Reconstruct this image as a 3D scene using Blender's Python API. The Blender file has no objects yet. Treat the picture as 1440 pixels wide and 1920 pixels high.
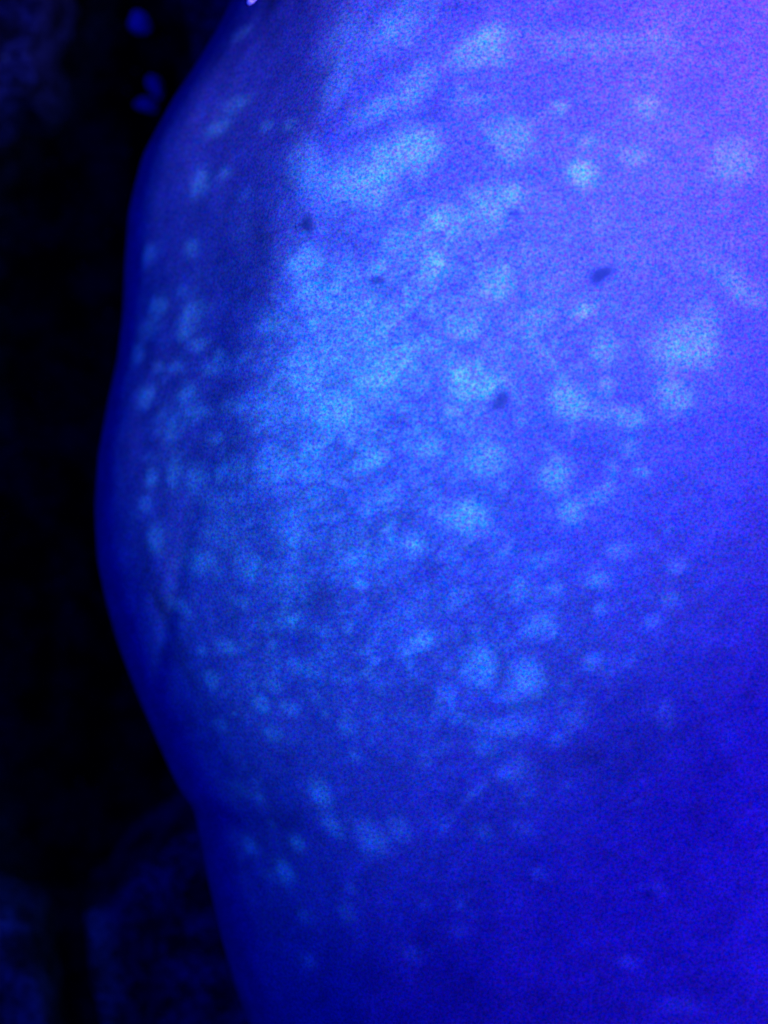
import bpy, math, random
import numpy as np
from mathutils import Vector

random.seed(7)
rng = np.random.default_rng(7)
S = bpy.context.scene
COL = S.collection

# ------------------------------------------------------------------ camera
CAM_H = 0.85            # camera height above the bed
FOC_Z = 0.175           # height of the skin in focus
DIST = CAM_H - FOC_Z
K = 0.30 / 1440.0       # metres per photo pixel at the focus height
cam_d = bpy.data.cameras.new("camera")
cam = bpy.data.objects.new("camera", cam_d)
COL.objects.link(cam)
cam.location = (0, 0, CAM_H)
cam.rotation_euler = (0, 0, 0)
cam_d.sensor_fit = 'VERTICAL'
cam_d.sensor_height = 36.0
cam_d.lens = 36.0 * DIST / (1920 * K)
cam_d.clip_start = 0.02
cam_d.clip_end = 20
cam_d.dof.use_dof = True
cam_d.dof.focus_distance = DIST
cam_d.dof.aperture_fstop = 2.6
S.camera = cam

# ------------------------------------------------------------------ world
W = bpy.data.worlds.new("World")
S.world = W
W.use_nodes = True
bg = W.node_tree.nodes["Background"]
bg.inputs[0].default_value = (0.0, 0.004, 1.0, 1)
bg.inputs[1].default_value = 0.02

# ------------------------------------------------------------------ lamps
def area_lamp(name, loc, target, power, color, size):
    d = bpy.data.lights.new(name, 'AREA')
    d.energy = power
    d.color = color
    d.shape = 'DISK'
    d.size = size
    o = bpy.data.objects.new(name, d)
    COL.objects.link(o)
    o.location = loc
    o.rotation_euler = (Vector(target) - Vector(loc)).to_track_quat('-Z', 'Y').to_euler()
    return o

def spot_lamp(name, loc, target, power, color, cone, radius):
    d = bpy.data.lights.new(name, 'SPOT')
    d.energy = power
    d.color = color
    d.spot_size = math.radians(cone)
    d.spot_blend = 1.0
    d.shadow_soft_size = radius
    o = bpy.data.objects.new(name, d)
    COL.objects.link(o)
    o.location = loc
    o.rotation_euler = (Vector(target) - Vector(loc)).to_track_quat('-Z', 'Y').to_euler()
    return o

# ultraviolet lamp held above and to the right of the body
spot_lamp("violet_lamp", (0.25, 0.27, 0.50), (0.125, 0.185, 0.19), 14.5, (0.32, 0.205, 1.0), 66, 0.04)
# added bluer spot lamp, brightening the middle of the flank
spot_lamp("blue_torch", (0.24, 0.17, 0.62), (-0.016, 0.062, 0.18), 11.0, (0.06, 0.44, 1.0), 48, 0.03)
# added fill lamp, pure deep blue over everything
area_lamp("blue_spill", (-0.26, 0.08, 0.88), (-0.04, 0.0, 0.15), 3.8, (0.0, 0.014, 1.0), 0.35)
# added violet fill lamp from the right-hand side
area_lamp("violet_tube", (0.46, -0.13, 0.42), (0.11, -0.09, 0.18), 2.6, (0.075, 0.03, 1.0), 0.12)

# ------------------------------------------------------------------ view
vs = S.view_settings
S.display_settings.display_device = 'sRGB'
vs.view_transform = 'Standard'
vs.look = 'None'
vs.exposure = 0
vs.gamma = 1
vs.use_curve_mapping = False

# ------------------------------------------------------------------ helpers
def px2w(px, py, z):
    f = K * (CAM_H - z) / DIST
    return (px - 720) * f, (960 - py) * f

def grid_mesh(name, P, closed=False):
    """P (rows, cols, 3) -> mesh; closed wraps the columns."""
    r, c = P.shape[:2]
    me = bpy.data.meshes.new(name)
    idx = np.arange(r * c).reshape(r, c)
    if closed:
        nxt = np.roll(idx, -1, axis=1)
        a, b = idx[:-1], nxt[:-1]
        d, e = idx[1:], nxt[1:]
    else:
        a, b = idx[:-1, :-1], idx[:-1, 1:]
        d, e = idx[1:, :-1], idx[1:, 1:]
    F = np.stack([a, b, e, d], -1).reshape(-1, 4)
    me.vertices.add(r * c)
    me.vertices.foreach_set("co", P.reshape(-1).astype(np.float32))
    n = len(F)
    me.loops.add(n * 4)
    me.loops.foreach_set("vertex_index", F.reshape(-1).astype(np.int32))
    me.polygons.add(n)
    me.polygons.foreach_set("loop_start", np.arange(0, n * 4, 4, dtype=np.int32))
    me.polygons.foreach_set("loop_total", np.full(n, 4, dtype=np.int32))
    me.polygons.foreach_set("use_smooth", np.ones(n, dtype=bool))
    me.update(calc_edges=True)
    me.validate()
    return me

def attr(me, name, vals):
    a = me.attributes.new(name, 'FLOAT', 'POINT')
    a.data.foreach_set("value", np.asarray(vals, dtype=np.float32).reshape(-1))

def link(name, me, mat, parent=None, **props):
    o = bpy.data.objects.new(name, me)
    COL.objects.link(o)
    if mat:
        me.materials.append(mat)
    if parent:
        o.parent = parent
    for k, v in props.items():
        o[k] = v
    return o

def smooth_noise(shape, cell, seed):
    """smooth value noise on a grid of the given shape, cell in grid steps."""
    g = np.random.default_rng(seed)
    r, c = shape
    J, I = np.meshgrid(np.arange(c) / cell, np.arange(r) / cell)
    out = np.zeros(shape)
    for ang in (0.62, 1.93):            # two turned lattices, so that no grid shows
        x = I * math.sin(ang) + J * math.cos(ang)
        y = I * math.cos(ang) - J * math.sin(ang)
        x -= x.min(); y -= y.min()
        n = g.standard_normal((int(y.max()) + 3, int(x.max()) + 3))
        yi, xi = y.astype(int), x.astype(int)
        fy, fx = y - yi, x - xi
        fy = fy * fy * (3 - 2 * fy); fx = fx * fx * (3 - 2 * fx)
        out += (n[yi, xi] * (1 - fx) + n[yi, xi + 1] * fx) * (1 - fy) + \
               (n[yi + 1, xi] * (1 - fx) + n[yi + 1, xi + 1] * fx) * fy
    return out * 0.75

# ------------------------------------------------------------------ materials
class NT:
    def __init__(self, name):
        self.m = bpy.data.materials.new(name)
        self.m.use_nodes = True
        self.t = self.m.node_tree
        self.b = self.t.nodes["Principled BSDF"]
        self.tc = self.n('ShaderNodeTexCoord').outputs['Object']
    def n(self, ty, **kw):
        x = self.t.nodes.new(ty)
        for k, v in kw.items():
            setattr(x, k, v)
        return x
    def l(self, a, b):
        self.t.links.new(a, b)
    def put(self, sock, v):
        if hasattr(v, 'is_output'):
            self.l(v, sock)
        else:
            sock.default_value = v
    def noise(self, scale, detail=2.0, rough=0.5, vec=None):
        x = self.n('ShaderNodeTexNoise')
        x.inputs['Scale'].default_value = scale
        x.inputs['Detail'].default_value = detail
        x.inputs['Roughness'].default_value = rough
        self.l(vec or self.tc, x.inputs['Vector'])
        return x
    def math(self, op, a, b=0.0, c=0.0, clamp=False):
        x = self.n('ShaderNodeMath', operation=op, use_clamp=clamp)
        for s, v in zip(x.inputs, (a, b, c)):
            self.put(s, v)
        return x.outputs[0]
    def range(self, v, a, b, c, d):
        x = self.n('ShaderNodeMapRange')
        for s, q in zip(x.inputs, (v, a, b, c, d)):
            self.put(s, q)
        return x.outputs[0]
    def mix(self, f, a, b, mode='MIX'):
        x = self.n('ShaderNodeMix', data_type='RGBA', blend_type=mode)
        self.put(x.inputs['Factor'], f)
        self.put(x.inputs['A'], a)
        self.put(x.inputs['B'], b)
        return x.outputs['Result']
    def attr(self, name):
        return self.n('ShaderNodeAttribute', attribute_name=name).outputs['Fac']
    def mapping(self, rot=(0, 0, 0), scale=(1, 1, 1)):
        x = self.n('ShaderNodeMapping')
        x.inputs['Rotation'].default_value = rot
        x.inputs['Scale'].default_value = scale
        self.l(self.tc, x.inputs['Vector'])
        return x.outputs[0]

def skin_material():
    k = NT("skin")
    # brown skin; pale patches lack pigment and give back more light, above all green
    base = (0.13, 0.125, 0.42, 1)
    pale = (0.33, 0.70, 0.76, 1)
    dark = (0.025, 0.04, 0.17, 1)
    p = k.attr("pale")
    # blotchy break-up of the patches' edges
    n1 = k.noise(130, 4, 0.6)
    br = k.range(n1.outputs['Fac'], 0.32, 0.68, 0.55, 1.38)
    # thin creases running up to the right part the patches into lobes
    turn = k.mapping(rot=(0, 0, math.radians(-36)))
    wq = k.n('ShaderNodeVectorMath', operation='MULTIPLY_ADD')
    k.l(k.noise(90, 2, 0.5).outputs['Color'], wq.inputs[0])
    wq.inputs[1].default_value = (0.006, 0.006, 0.006)
    k.l(turn, wq.inputs[2])
    ws = k.n('ShaderNodeVectorMath', operation='MULTIPLY')
    ws.inputs[1].default_value = (110, 175, 110)
    k.l(wq.outputs[0], ws.inputs[0])
    vo = k.n('ShaderNodeTexVoronoi', feature='DISTANCE_TO_EDGE')
    vo.inputs['Scale'].default_value = 1.0
    k.l(ws.outputs[0], vo.inputs['Vector'])
    lobe = k.range(vo.outputs['Distance'], 0.0, 0.26, 0.0, 1.0)
    fine = k.math('MULTIPLY', k.attr("mottle"), br)
    fine = k.math('MULTIPLY', fine, k.range(lobe, 0, 1, 0.55, 1.12))
    brp = k.range(n1.outputs['Fac'], 0.3, 0.7, 0.84, 1.12)
    p = k.math('MULTIPLY', p, brp)
    p = k.math('MULTIPLY', p, k.range(lobe, 0, 1, 0.90, 1.02))
    p = k.math('MAXIMUM', p, k.math('ADD', k.math('MULTIPLY', p, 0.75), fine), clamp=True)
    col = k.mix(p, base, pale)
    # faint creases running up to the right
    sc_ = k.n('ShaderNodeVectorMath', operation='MULTIPLY')
    sc_.inputs[1].default_value = (60, 130, 60)
    k.l(turn, sc_.inputs[0])
    st = sc_.outputs[0]
    n2 = k.noise(1.0, 4, 0.6, st)
    cr = k.range(n2.outputs['Fac'], 0.3, 0.7, 0.87, 1.11)
    n4 = k.noise(75, 3, 0.6)
    cr = k.math('MULTIPLY', cr, k.range(n4.outputs['Fac'], 0.33, 0.67, 0.88, 1.10))
    cr = k.math('MULTIPLY', cr, k.range(lobe, 0, 1, 0.92, 1.02))
    cr = k.math('MULTIPLY', cr, k.math('SUBTRACT', 1.0, k.attr("tan")))  # painted shade of creases and hollows, and darker marks
    cc = k.n('ShaderNodeCombineColor')
    for i in range(3):
        k.l(cr, cc.inputs[i])
    col = k.mix(1.0, col, cc.outputs[0], 'MULTIPLY')
    # fine pigment grain, each channel on its own
    g = k.noise(900, 2.0, 0.75)
    sep = k.n('ShaderNodeSeparateColor')
    k.l(g.outputs['Color'], sep.inputs[0])
    cg = k.n('ShaderNodeCombineColor')
    for i, (lo, hi) in enumerate(((0.0, 2.2), (0.38, 1.62), (0.66, 1.34))):
        k.l(k.math('MAXIMUM', k.range(sep.outputs[i], 0.36, 0.64, lo, hi), 0.0), cg.inputs[i])
    col = k.mix(1.0, col, cg.outputs[0], 'MULTIPLY')
    col = k.mix(k.attr("dark"), col, dark)
    k.l(col, k.b.inputs['Base Color'])
    k.b.inputs['Roughness'].default_value = 0.62
    k.b.inputs['Specular IOR Level'].default_value = 0.22
    bn = k.noise(700, 3, 0.6)
    bp = k.n('ShaderNodeBump')
    bp.inputs['Strength'].default_value = 0.25
    bp.inputs['Distance'].default_value = 0.0006
    k.l(bn.outputs['Fac'], bp.inputs['Height'])
    k.l(bp.outputs[0], k.b.inputs['Normal'])
    return k.m

def cloth_material(name, colA, colB, lint):
    k = NT(name)
    n = k.noise(45, 5, 0.62)
    f = k.range(n.outputs['Fac'], 0.42, 0.64, 0, 1)
    col = k.mix(f, colA, colB)
    g = k.noise(330, 3, 0.7)
    gg = k.range(g.outputs['Fac'], 0.36, 0.64, 0.0, 2.2)
    cc = k.n('ShaderNodeCombineColor')
    for i in range(3):
        k.l(gg, cc.inputs[i])
    col = k.mix(1.0, col, cc.outputs[0], 'MULTIPLY')
    # specks of pale lint
    v = k.n('ShaderNodeTexVoronoi')
    v.inputs['Scale'].default_value = 210
    k.l(k.tc, v.inputs['Vector'])
    sp = k.n('ShaderNodeSeparateColor')
    k.l(v.outputs['Color'], sp.inputs[0])
    few = k.math('GREATER_THAN', sp.outputs[0], 0.90)
    near = k.math('LESS_THAN', v.outputs['Distance'], 0.13)
    m = k.math('MULTIPLY', few, near)
    m = k.math('MULTIPLY', m, lint)
    col = k.mix(m, col, (0.8, 0.8, 0.8, 1))
    k.l(col, k.b.inputs['Base Color'])
    k.b.inputs['Roughness'].default_value = 0.95
    k.b.inputs['Specular IOR Level'].default_value = 0.05
    wv = k.noise(900, 2, 0.5)
    bp = k.n('ShaderNodeBump')
    bp.inputs['Strength'].default_value = 0.3
    bp.inputs['Distance'].default_value = 0.0008
    k.l(wv.outputs['Fac'], bp.inputs['Height'])
    k.l(bp.outputs[0], k.b.inputs['Normal'])
    return k.m

def flake_material(name, col):
    k = NT(name)
    n = k.noise(500, 3, 0.6)
    f = k.range(n.outputs['Fac'], 0.3, 0.7, 0.6, 1.2)
    cc = k.n('ShaderNodeCombineColor')
    for i in range(3):
        k.l(f, cc.inputs[i])
    k.l(k.mix(1.0, col, cc.outputs[0], 'MULTIPLY'), k.b.inputs['Base Color'])
    k.b.inputs['Roughness'].default_value = 0.8
    k.b.inputs['Specular IOR Level'].default_value = 0.15
    return k.m

M_SKIN = skin_material()
M_SHEET = cloth_material("black_cotton", (0.0002, 0.0002, 0.0003, 1), (0.004, 0.004, 0.011, 1), 0.12)
M_BLANKET = cloth_material("navy_fleece", (0.004, 0.004, 0.016, 1), (0.020, 0.020, 0.10, 1), 0.2)
M_FLAKE = flake_material("dull_paper", (0.012, 0.012, 0.42, 1))
M_GLINT = flake_material("white_paper", (0.9, 0.55, 0.9, 1))  # brightness of a violet glint put into the flake's colour

# ------------------------------------------------------------------ the body
EDGE = np.array([(-900, 640), (-300, 600), (-120, 520), (0, 440), (60, 412), (120, 376), (200, 322), (300, 268),
                 (400, 243), (500, 236), (600, 232), (680, 222), (760, 204), (850, 188), (950, 182),
                 (1050, 188), (1130, 206), (1200, 226), (1300, 264), (1400, 308), (1470, 340), (1500, 366),
                 (1550, 376), (1650, 396), (1750, 420), (1820, 440), (1880, 462), (1920, 480),
                 (2150, 540), (2900, 600)], float)
ZC, HH, XC, AR, NEXP = 0.085, 0.105, 0.105, 0.20, 2.35
L0, L1 = -0.40, 0.40

ny = 900
nt_top, nt_bot = 760, 120
yy = np.linspace(L0, L1, ny)
# pixel row of each ring where its widest point stands
fz = K * (CAM_H - ZC) / DIST
rowpx = 960 - yy / fz
ker = np.hanning(17); ker /= ker.sum()
def sm(a):
    return np.convolve(np.pad(a, 8, mode='edge'), ker, mode='valid')
edgepx = sm(np.interp(rowpx, EDGE[:, 0], EDGE[:, 1]))
xl = (edgepx - 720) * fz
end = np.clip(np.minimum(yy - L0, L1 - yy) / 0.09, 0, 1)
endf = np.sqrt(np.clip(1 - (1 - end) ** 2, 0, 1)) * 0.999 + 0.001
AL = (XC - xl)
th = np.concatenate([np.linspace(-0.12 * math.pi, 0.93 * math.pi, nt_top, endpoint=False),
                     np.linspace(0.93 * math.pi, 1.88 * math.pi, nt_bot, endpoint=False)])
c, s = np.cos(th), np.sin(th)
cx = np.sign(c) * np.abs(c) ** (2 / NEXP)
sz = np.sign(s) * np.abs(s) ** (2 / NEXP)
A = np.where(c[None, :] > 0, AL[:, None], AR) * endf[:, None]
X = XC - A * cx[None, :]
Hh = HH * endf[:, None]
Z = ZC + np.where(sz[None, :] > 0, Hh, 0.085 * endf[:, None]) * sz[None, :]
Y = np.repeat(yy[:, None], len(th), 1)

def proj(X, Y, Z):
    f = K * (CAM_H - Z) / DIST
    return 720 + X / f, 960 - Y / f

# soft relief of the flesh: (px, py, radius x, radius y, degrees, height in m)
RELIEF = [
    (640, 720, 330, 420, 0, 0.010),
    (1000, 1500, 420, 330, 0, -0.012),
    (1300, 1050, 300, 200, 20, -0.004),
    (1150, 300, 420, 330, 0, 0.006),
    (1110, 1420, 170, 70, 25, -0.0025),
    (312, 1180, 16, 190, -12, -0.0020),
    (262, 1180, 28, 300, -12, 0.0012),
]
PX, PY = proj(X, Y, Z)
up = np.clip(sz, 0, 1)[None, :] ** 0.7
dz = np.zeros_like(X)
for (qx, qy, rx, ry, deg, h) in RELIEF:
    a = math.radians(deg)
    u = (PX - qx) * math.cos(a) - (PY - qy) * math.sin(a)
    v = (PX - qx) * math.sin(a) + (PY - qy) * math.cos(a)
    dz += h * np.exp(-(u / rx) ** 2 - (v / ry) ** 2)
# the flank drops away along a soft line, most of all in its upper part
line = np.interp(PY, [-300, 0, 150, 300, 450, 600, 750, 950, 1300], [640, 612, 600, 552, 520, 485, 460, 430, 400])
dropw = np.interp(PY, [-300, 550, 800, 1150], [1, 1.1, 0.85, 0.0])
w_ = 22.0
run = w_ * np.logaddexp(0, np.clip((line - PX) / w_, -40, 40))
dz -= 0.026 * np.tanh(run * K * 0.62 / 0.026) * dropw
dz += 0.0006 * smooth_noise(X.shape, 46, 3) + 0.00025 * smooth_noise(X.shape, 17, 4)
Z = Z + dz * up
Z = np.maximum(Z, 0.0025)
P = np.stack([X, Y, Z], -1)

# skin coordinates: arc length round each ring, and the length of the body
arc = np.cumsum(np.hypot(np.diff(X, axis=1, prepend=X[:, :1]), np.diff(Z, axis=1, prepend=Z[:, :1])), 1)
PX, PY = proj(X, Y, Z)
VIS = slice(int(nt_top * 0.10), nt_top)

def on_skin(px, py):
    """ring and column of the skin seen at a photo pixel."""
    d = (PX[:, VIS] - px) ** 2 + (PY[:, VIS] - py) ** 2
    k = np.argmin(d)
    i, j = np.unravel_index(k, d.shape)
    return i, j + VIS.start

PATCHES = """
755 290 54 46 -10 .7|715 312 46 36 -25 .5|775 265 30 24 0 .3|700 345 55 38 -20 .7|600 350 45 52 0 .65|560 310 36 46 0 .5|795 275 32 40 0 .7|650 330 40 34 0 .5
570 490 35 28 0 .95|595 555 50 40 0 .8|640 505 28 20 0 .5|520 605 38 28 0 .6|690 600 55 30 0 .7|675 637 42 20 0 .6
590 690 62 45 0 .8|700 710 62 45 -20 .95|640 770 72 50 -20 .95|555 745 55 44 0 .65|740 665 40 25 0 .5|610 620 40 30 0 .5
500 880 42 36 0 .55|575 870 42 42 0 .65|590 940 42 30 0 .45|550 1000 46 50 0 .45|545 1085 42 36 0 .55|480 780 45 40 0 .4
690 865 30 22 -35 .75|735 942 22 28 0 .35|690 1050 52 32 0 .45|780 1018 22 25 0 .75|660 1000 40 24 -20 .3
805 830 31 30 0 .85|910 862 38 40 20 .75|870 805 20 17 0 .4|876 725 44 38 0 1|860 690 42 20 0 .5|845 770 25 14 0 .4
880 972 45 36 0 .9|930 530 32 30 0 .75|915 390 46 34 -15 .85|965 360 25 18 0 .5|830 405 35 25 0 .5|755 450 35 28 0 .55
810 500 27 26 0 .75|865 615 35 24 0 .75|815 580 20 18 0 .4|770 560 24 20 0 .35|720 520 30 22 0 .3|815 640 24 18 0 .35
1040 895 29 30 0 .75|1070 956 27 23 0 .65|1065 752 33 40 -30 .75|1130 655 28 28 0 .5|1138 723 22 18 0 .55
1280 650 52 46 0 .7|1262 742 36 32 0 .7|1160 780 48 22 0 .45|1195 790 18 16 0 .4|1030 670 26 20 0 .35|930 660 22 20 0 .4|955 712 28 20 0 .3
1322 600 30 30 0 .3|1200 885 17 14 0 .5|1180 842 22 25 0 .35|1155 875 16 16 0 .35|1090 325 33 26 0 .9|1100 580 18 16 0 .35|1010 595 36 20 -15 .35
950 260 40 36 0 .5|1050 200 18 16 0 .4|1215 205 30 26 0 .4|900 90 50 38 -30 .75|925 60 30 24 0 .3|742 50 50 46 0 .6|780 150 40 34 0 .45|640 150 32 50 0 .35
1140 82 60 24 0 .25|1240 86 36 30 0 .22|1040 80 30 28 0 .2|880 190 36 18 0 .35|1185 290 28 20 0 .35|1100 265 26 20 0 .3|640 60 34 60 0 .4
730 195 40 20 0 .4|680 220 36 26 0 .35|1380 290 30 40 0 .3|1360 510 50 26 30 .25|1405 560 40 22 30 .25
900 1246 34 40 0 1|985 1272 36 42 20 1|962 1306 26 16 -15 .5|1012 1174 32 20 -30 .7|965 1198 36 10 -25 .4|792 1203 36 16 -40 .8|760 1230 26 8 -40 .3
1043 1100 18 15 0 .55|985 1112 24 14 -25 .4|1120 1086 28 17 0 .55|1010 1055 18 13 0 .35|850 1132 25 16 -30 .45|870 1110 22 12 0 .3
1258 1122 18 16 0 .4|1268 1060 22 17 0 .4|1220 1165 15 14 0 .4|1115 1242 22 20 0 .5|1125 1140 18 13 0 .4|1160 1030 24 16 -20 .3
840 1305 18 20 0 .55|970 1362 42 22 -20 .5|1072 1350 34 24 -20 .5|910 1405 27 22 0 .55|962 1445 32 22 -15 .6|1245 1338 17 28 0 .45
895 1482 30 9 -35 .4|905 1562 22 16 0 .35|980 1552 26 17 0 .4|1010 1635 15 12 0 .4|1180 1802 20 14 0 .5|775 1785 19 17 0 .5
1270 1885 36 15 0 .4|860 1742 22 16 0 .3|1235 1668 16 12 0 .4|1050 1385 25 14 -30 .35|905 1355 30 16 0 .35|830 1400 25 14 -20 .25
600 1485 21 28 0 .9|622 1545 19 22 0 .8|695 1570 32 34 0 .95|746 1555 20 25 0 .6|555 1580 15 15 0 .8|470 1588 13 17 0 .8
533 1635 18 24 0 .95|650 1712 17 22 0 .5|575 1800 14 14 0 .5|450 1480 16 14 0 .35|482 1495 12 12 0 .35|500 1640 14 10 0 .3|660 1670 14 14 0 .4|570 1720 16 12 0 .35
395 1275 17 17 0 .9|425 1212 18 13 0 .65|485 1320 18 18 0 .7|515 1285 18 15 0 .5|545 1330 16 14 0 .55|570 1255 28 17 0 .5
415 1360 13 14 0 .4|510 1375 18 15 0 .45|685 1220 17 14 0 .5|690 1268 15 12 0 .5|655 1362 20 16 0 .4|535 1165 16 15 0 .55|610 1180 26 14 0 .35
335 1135 20 17 0 .55|370 1055 24 20 0 .55|465 1060 18 26 0 .65|290 1012 13 22 0 .6|455 1132 20 14 0 .4|420 1000 30 22 0 .35|405 940 30 24 0 .35
285 895 11 18 0 .95|370 897 16 22 0 .85|325 880 13 26 0 .65|270 945 11 14 0 .6|320 805 17 26 0 .9|362 770 32 15 5 .95|350 740 15 18 0 .85|305 780 10 10 0 .5
270 745 13 18 0 .8|400 690 16 14 0 .7|330 690 13 12 0 .6|370 645 14 12 0 .8|362 590 18 20 -25 .95|350 618 13 15 0 .8|295 575 13 16 0 .75|282 615 15 18 0 .5
375 345 15 22 0 .95|360 465 13 17 0 .55|410 240 18 14 0 .6|445 195 20 15 0 .5|545 235 14 12 0 .5|500 235 12 12 0 .45|420 325 13 12 0 .4|455 60 18 16 0 .45
280 475 12 16 0 .4|258 665 10 14 0 .5|405 822 20 12 0 .45|415 668 12 12 0 .5|345 545 14 12 0 .4|430 760 20 16 0 .3|300 690 10 10 0 .5|440 880 22 20 0 .35
"""
# wide, faint zones where the pale patches have run together
ZONES = """
630 730 210 250 0 0.232|560 950 190 230 0 0.131|740 480 260 170 0 0.116|860 640 330 260 0 0.102|880 1200 260 200 -25 .14|470 1250 190 230 0 0.055|760 60 160 120 0 0.093|340 740 70 260 0 0.084
"""
mb = np.zeros_like(X)
def stamp(text, target, hard):
    for line in text.strip().splitlines():
        for item in line.split('|'):
            qx, qy, rx, ry, deg, st = map(float, item.split())
            i, j = on_skin(qx, qy)
            k0, k1 = max(j - 6, 0), min(j + 6, X.shape[1] - 1)
            # photo pixels per metre of skin, across and along the body
            gx = abs(PX[i, k1] - PX[i, k0]) / max(arc[i, k1] - arc[i, k0], 1e-6)
            gy = 1.0 / (K * (CAM_H - Z[i, j]) / DIST)
            gx = max(gx, gy * 0.22)
            rxm, rym = rx / gx, ry / gy
            R = 2.6 * max(rx, ry) / gy
            i0, i1 = np.searchsorted(yy, [yy[i] - R, yy[i] + R])
            du = (arc[i0:i1] - arc[i0:i1, j:j + 1])
            dv = -(yy[i0:i1] - yy[i])[:, None] + 0 * du
            a = math.radians(deg)
            # work in units of the patch so that the turned ellipse stays an ellipse on the skin
            un, vn = du * gx, dv * gy
            u = un * math.cos(a) + vn * math.sin(a)
            v = -un * math.sin(a) + vn * math.cos(a)
            q = (u / rx) ** 2 + (v / ry) ** 2
            if hard:
                w = 1 / (1 + np.exp(np.clip((np.sqrt(q) + wob[i0:i1] - 0.90) * 4.3, -40, 40)))
            else:
                w = np.exp(-q)
            t = target[i0:i1]
            target[i0:i1] = t + (1 - t) * st * w
wob = 0.10 * smooth_noise(X.shape, 22, 11) + 0.12 * smooth_noise(X.shape, 9, 12)
pale = np.zeros_like(X)
mottle = np.zeros_like(X)
stamp(ZONES, mottle, False)
PATCHES = "|".join(
    " ".join(v[:2] + [str(float(q) * (1.22 if float(v[0]) < 450 and float(v[1]) < 1100 else 1)) for q in v[2:4]] + v[4:5] + [str(min(1.0, float(v[5]) * (0.8 if float(v[0]) > 830 and float(v[1]) < 800 else
                                                   1.35 if float(v[0]) < 450 and float(v[1]) < 1100 else 1.0)))])
    for v in (item.split() for line in PATCHES.strip().splitlines() for item in line.split('|')))
stamp(PATCHES, pale, True)
# many small faint flecks between the charted ones
extra = []
for _ in range(520):
    qx, qy = random.gauss(640, 270), random.gauss(1000, 330)
    if not (20 < qy < 1850 and 215 < qx < 1400): continue
    if qx < float(np.interp(qy, EDGE[:, 0], EDGE[:, 1])) + (60 if qy < 1000 else 125): continue
    if 850 < qx < 1040 and 1190 < qy < 1330 or 580 < qx < 790 and qy > 1440: continue
    r = random.uniform(6, 17)
    extra.append("%f %f %f %f %f %f" % (qx, qy, r * random.uniform(1, 1.7), r, -35, random.uniform(.05, .30)))
stamp("|".join(extra), mottle, True)

# shade of creases, folds and hollows painted into the skin, with some darker marks
TANS_AND_SHADE = """
1112 1420 30 20 -20 .65|284 1060 12 60 -14 .4|310 1155 12 75 -17 .7|342 1255 12 75 -18 .4
720 815 95 13 -40 .35|760 850 120 12 -38 .25|1190 815 110 22 -12 .3|1310 570 40 22 0 .25|790 222 42 16 -10 .4|905 328 26 18 0 .35|700 640 20 14 0 .2|645 720 26 16 -20 .3
1110 1420 120 40 -12 .35|960 1325 120 12 -20 .3|690 1000 130 16 -30 .28|830 900 90 12 -38 .3|600 1120 130 22 -15 .25|930 1160 160 16 -30 .22|700 560 20 22 0 .3|640 450 60 14 -20 .25
500 440 40 34 0 .25|1130 850 90 14 -30 .25|970 800 60 14 -35 .25|1240 900 60 30 0 .25|800 1290 90 18 -35 .22|942 1250 10 34 12 .5|1050 1240 20 60 10 .25|430 830 30 60 0 .2|395 720 16 60 0 .3|330 660 20 16 0 .3
700 1450 90 30 -15 .2|850 1860 260 90 0 .25|540 1560 70 30 -20 .2|600 170 20 150 5 .25|820 20 90 16 -8 .3|1120 25 70 22 -10 .3|1000 150 120 16 -8 .22|1320 170 60 40 0 .2
"""
tan_and_shade = np.zeros_like(X)
stamp(TANS_AND_SHADE, tan_and_shade, False)
tan_and_shade *= 0.55 + 0.25 * np.clip(smooth_noise(X.shape, 14, 51), -1.5, 1.5)
tan_and_shade = np.clip(tan_and_shade, 0, 0.6)

MOLES = [(1126, 516, 22, 15, -35, 1.0, "dark oval mole, largest on the skin, in the upper right"),
         (577, 420, 15, 13, 0, .8, None),
         (939, 752, 20, 15, -35, .8, None),
         (711, 527, 12, 9, 0, .65, None),
         (967, 400, 12, 8, -20, .65, None),
         (496, 492, 13, 10, -20, .35, None),
         (1221, 1677, 13, 11, 0, .5, None),
         (1400, 1305, 10, 10, 0, .35, None),
         (466, 893, 10, 9, 0, .35, None)]
dark = np.zeros_like(X)
stamp("|".join("%f %f %f %f %f %f" % m[:6] for m in MOLES), dark, True)

me = grid_mesh("person", P, closed=True)
attr(me, "pale", pale)
attr(me, "mottle", mottle)
attr(me, "dark", dark)
attr(me, "tan", tan_and_shade)
person = link("person", me, M_SKIN, label="bare side of a person lying down, skin covered in pale blotches under violet light",
              category="person")

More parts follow.
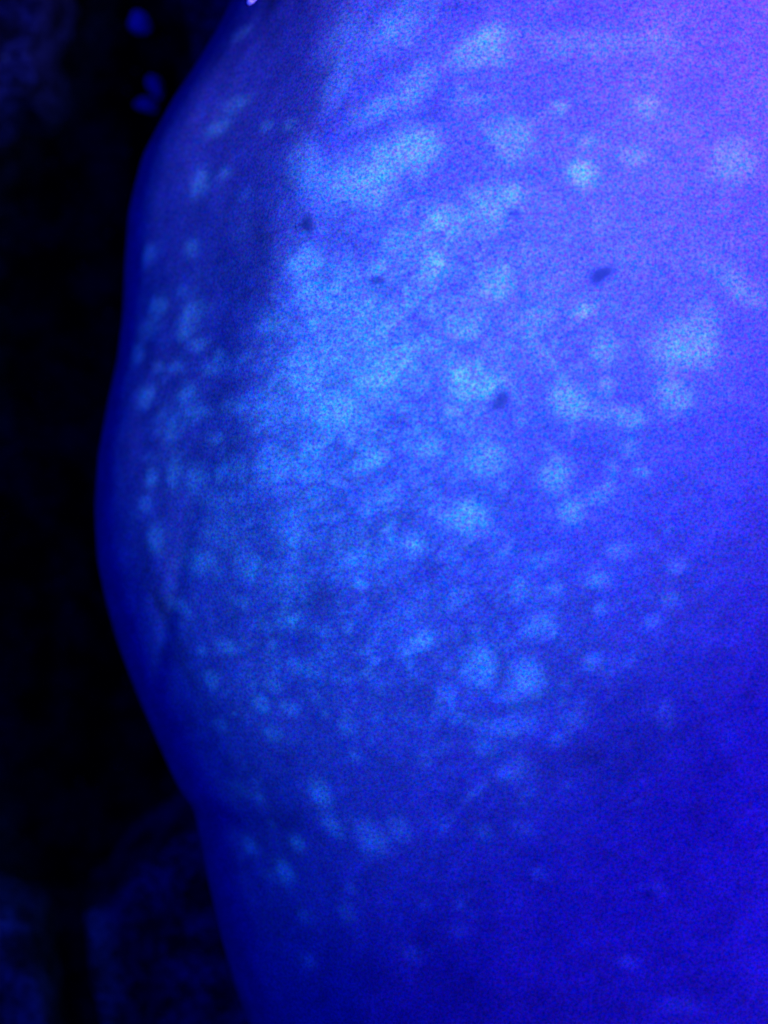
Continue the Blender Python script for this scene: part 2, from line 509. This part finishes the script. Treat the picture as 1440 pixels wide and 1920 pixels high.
for (qx, qy, rx, ry, deg, st, lab) in MOLES:
    if st < 0.45:
        continue
    i, j = on_skin(qx, qy)
    # a low dome on the plane of the skin there
    c0 = Vector(P[i, j])
    tu = Vector(P[i, j + 5] - P[i, j - 5]).normalized()
    if tu.x < 0: tu = -tu
    tv = Vector(P[i - 4, j] - P[i + 4, j]).normalized()
    if tv.y > 0: tv = -tv
    nrm = tv.cross(tu).normalized()
    if nrm.z < 0: nrm = -nrm
    f = K * (CAM_H - c0.z) / DIST
    a = math.radians(deg)
    verts, fac, dk, pl = [], [], [], []
    for k in range(7):
        t = k / 6
        for q in range(1 if k == 0 else 14):
            w = 2 * math.pi * q / 14
            wb = 1 + 0.18 * math.sin(2 * w + qx) + 0.12 * math.sin(3 * w + qy)
            u, v = t * rx * 1.9 * wb * math.cos(w), t * ry * 1.9 * wb * math.sin(w)
            du, dv = u * math.cos(a) - v * math.sin(a), u * math.sin(a) + v * math.cos(a)
            h = 0.0006 * (1 - t * t) ** 2 + 0.00008
            verts.append(c0 + tu * (du * f) + tv * (dv * f) + nrm * h)
            dk.append(st * min(1, 1.1 / (1 + math.exp((t * 1.9 - 0.98) * 4.4)))); 
            d2 = (PX[i - 30:i + 31, j - 30:j + 31] - qx - du) ** 2 + (PY[i - 30:i + 31, j - 30:j + 31] - qy - dv) ** 2
            pl.append(pale[i - 30:i + 31, j - 30:j + 31].flat[int(np.argmin(d2))])
    for q in range(14):
        fac.append((0, 1 + (q + 1) % 14, 1 + q))
    for k in range(5):
        o0, o1 = 1 + 14 * k, 15 + 14 * k
        for q in range(14):
            r = (q + 1) % 14
            fac.append((o0 + q, o0 + r, o1 + r, o1 + q))
    mm = bpy.data.meshes.new("mole")
    mm.from_pydata(verts, [], fac)
    mm.polygons.foreach_set("use_smooth", np.ones(len(fac), dtype=bool))
    import bmesh
    b_ = bmesh.new(); b_.from_mesh(mm)
    bmesh.ops.recalc_face_normals(b_, faces=b_.faces)
    if sum(f.normal.z for f in b_.faces) < 0:
        bmesh.ops.reverse_faces(b_, faces=b_.faces)
    b_.to_mesh(mm); b_.free()
    attr(mm, "dark", dk); attr(mm, "pale", pl); attr(mm, "tan", [0.0] * len(pl)); attr(mm, "mottle", [float(mottle[i, j])] * len(pl))
    o = link("mole", mm, M_SKIN, person)
    if lab:
        o["label"] = lab

# ------------------------------------------------------------------ the bed
n = 420
gx = np.linspace(-0.9, 0.9, n); gy = np.linspace(-0.9, 0.9, n)
GX, GY = np.meshgrid(gx, gy)
GZ = 0.004 * smooth_noise(GX.shape, 26, 21) + 0.002 * smooth_noise(GX.shape, 9, 22)
GZ += 0.010 * np.sin((GX * 0.8 + GY * 0.5) * 34 + 2.2 * smooth_noise(GX.shape, 40, 23)) * np.exp(-((GX + 0.25) / 0.2) ** 2)
GZ = np.minimum(GZ, 0.016) - 0.012
GZ = np.where((GX > -0.12), np.minimum(GZ, 0.0), GZ)
link("bed_sheet", grid_mesh("bed_sheet", np.stack([GX, GY, GZ], -1)), M_SHEET, kind="structure")

# navy blanket heaped at the lower left, with one deep fold running down it
n1, n2 = 260, 300
bx = np.linspace(-0.42, -0.035, n1); by = np.linspace(-0.50, -0.075, n2)
BX, BY = np.meshgrid(bx, by)
bz0 = 0.026
bpx, bpy_ = proj(BX, BY, np.full_like(BX, bz0))
wobb = 14 * smooth_noise(BX.shape, 30, 31) + 7 * smooth_noise(BX.shape, 9, 32)
# far edge of the heap as a photo row for each photo column
edge_row = np.interp(bpx, [-400, 0, 60, 135, 200, 250, 330, 420, 700], [1560, 1610, 1640, 1640, 1600, 1545, 1470, 1440, 1400]) + wobb
ins = (bpy_ - edge_row)
rise = np.clip(ins / 110, 0, 1); rise = rise * rise * (3 - 2 * rise)
fold_c = np.interp(bpy_, [1580, 1640, 1760, 1920, 2300], [95, 100, 122, 150, 215]) + 0.5 * wobb
fold = np.exp(-((bpx - fold_c) / 40) ** 4)
BZ = 0.028 * rise * (1 - 0.97 * fold) + 0.0035 * smooth_noise(BX.shape, 30, 33) * rise + 0.0006 * smooth_noise(BX.shape, 8, 34) * rise
BZ = BZ - 0.05 * fold + 0.006 - 0.03 * (1 - rise)  # fold sinks under the sheet, whose black stands in for its shade
link("blanket", grid_mesh("blanket", np.stack([BX, BY, BZ], -1)), M_BLANKET,
     label="dark navy blanket heaped in the bottom left corner with one deep fold", category="blanket")

# two more folds of navy cloth showing at the top left
def cloth_fold(name, x0, x1, y0, y1, inside, height, seed, label):
    f = K * (CAM_H - height) / DIST
    a1, a2 = 130, 150
    cx_ = np.linspace((x0 - 720) * f, (x1 - 720) * f, a1)
    cy_ = np.linspace((960 - y1) * f, (960 - y0) * f, a2)
    CX, CY = np.meshgrid(cx_, cy_)
    px, py = proj(CX, CY, np.full_like(CX, height))
    ins = inside(px, py) + 12 * smooth_noise(CX.shape, 18, seed) + 7 * smooth_noise(CX.shape, 7, seed + 1)
    r_ = np.clip(ins / 55, 0, 1); r_ = r_ * r_ * (3 - 2 * r_)
    h = height * r_ * (1 + 0.16 * smooth_noise(CX.shape, 20, seed + 2) + 0.06 * smooth_noise(CX.shape, 7, seed + 3)) - 0.03 * (1 - r_)
    link(name, grid_mesh(name, np.stack([CX, CY, h], -1)), M_BLANKET, label=label, category="cloth")

cloth_fold("cloth_fold", 230, 520, -420, 300,
           lambda px, py: np.minimum(px - np.interp(py, [-300, 0, 60, 120, 180, 230], [280, 290, 315, 300, 290, 330]), 240 - py),
           0.020, 61, "dark navy cloth fold tucked against the skin at the top, right of the scraps")
cloth_fold("cloth_fold", -400, 200, -420, 320,
           lambda px, py: np.minimum(np.interp(py, [-200, 0, 100, 150, 210, 240], [140, 130, 112, 125, 100, 60]) - px, 240 - py),
           0.020, 71, "dark navy cloth fold in the top left corner, left of the scraps")

# ------------------------------------------------------------------ small scraps by the body
def scrap(name, px, py, z, rx, ry, deg, mat, label, cat, tilt=(0, 0, 0), group=None):
    r, cc = 9, 22
    rows = []
    x0, y0 = px2w(px, py, z)
    f = K * (CAM_H - z) / DIST
    for side in (1, -1):
        seq = np.linspace(0, 1, r) if side == 1 else np.linspace(1, 0, r)[1:]
        for t in seq:
            ring = []
            for q in range(cc):
                w = 2 * math.pi * q / cc
                k = 1 + 0.16 * math.sin(2 * w + px) + 0.10 * math.sin(3 * w + py)
                u, v = t * rx * k * f * math.cos(w), t * ry * k * f * math.sin(w)
                h = 0.0035 * (1 - t * t) + 0.0014 * math.sin(5 * t + w)
                ring.append((u, v, h + (0.0009 if side == 1 else -0.0009) * (1 - 0.6 * t)))
            rows.append(ring)
    me = grid_mesh(name, np.array(rows), closed=True)
    o = link(name, me, mat, label=label, category=cat)
    o.location = (x0, y0, z)
    o.rotation_euler = (tilt[0], tilt[1], math.radians(-deg))
    if group:
        o["group"] = group
    return o

scrap("lint_scrap", 262, 45, 0.012, 26, 17, 40, M_FLAKE, "small dim blue scrap on the black sheet, topmost of three", "scrap", group="dim scraps beside the body")
scrap("lint_scrap", 292, 163, 0.012, 14, 24, -10, M_FLAKE, "faintest upright scrap on the black sheet, just above the lowest one", "scrap", group="dim scraps beside the body")
scrap("lint_scrap", 275, 198, 0.012, 26, 12, 15, M_FLAKE, "flat wide dim scrap on the black sheet, lowest of three, touching the skin's edge", "scrap", group="dim scraps beside the body")
scrap("paper_tag", 471, -4, 0.16, 12, 18, 15, M_GLINT, "bright violet tip of a paper tag at the top edge against the skin", "tag", tilt=(0, 0.5, 0))  # pale flake added in place of a violet glint
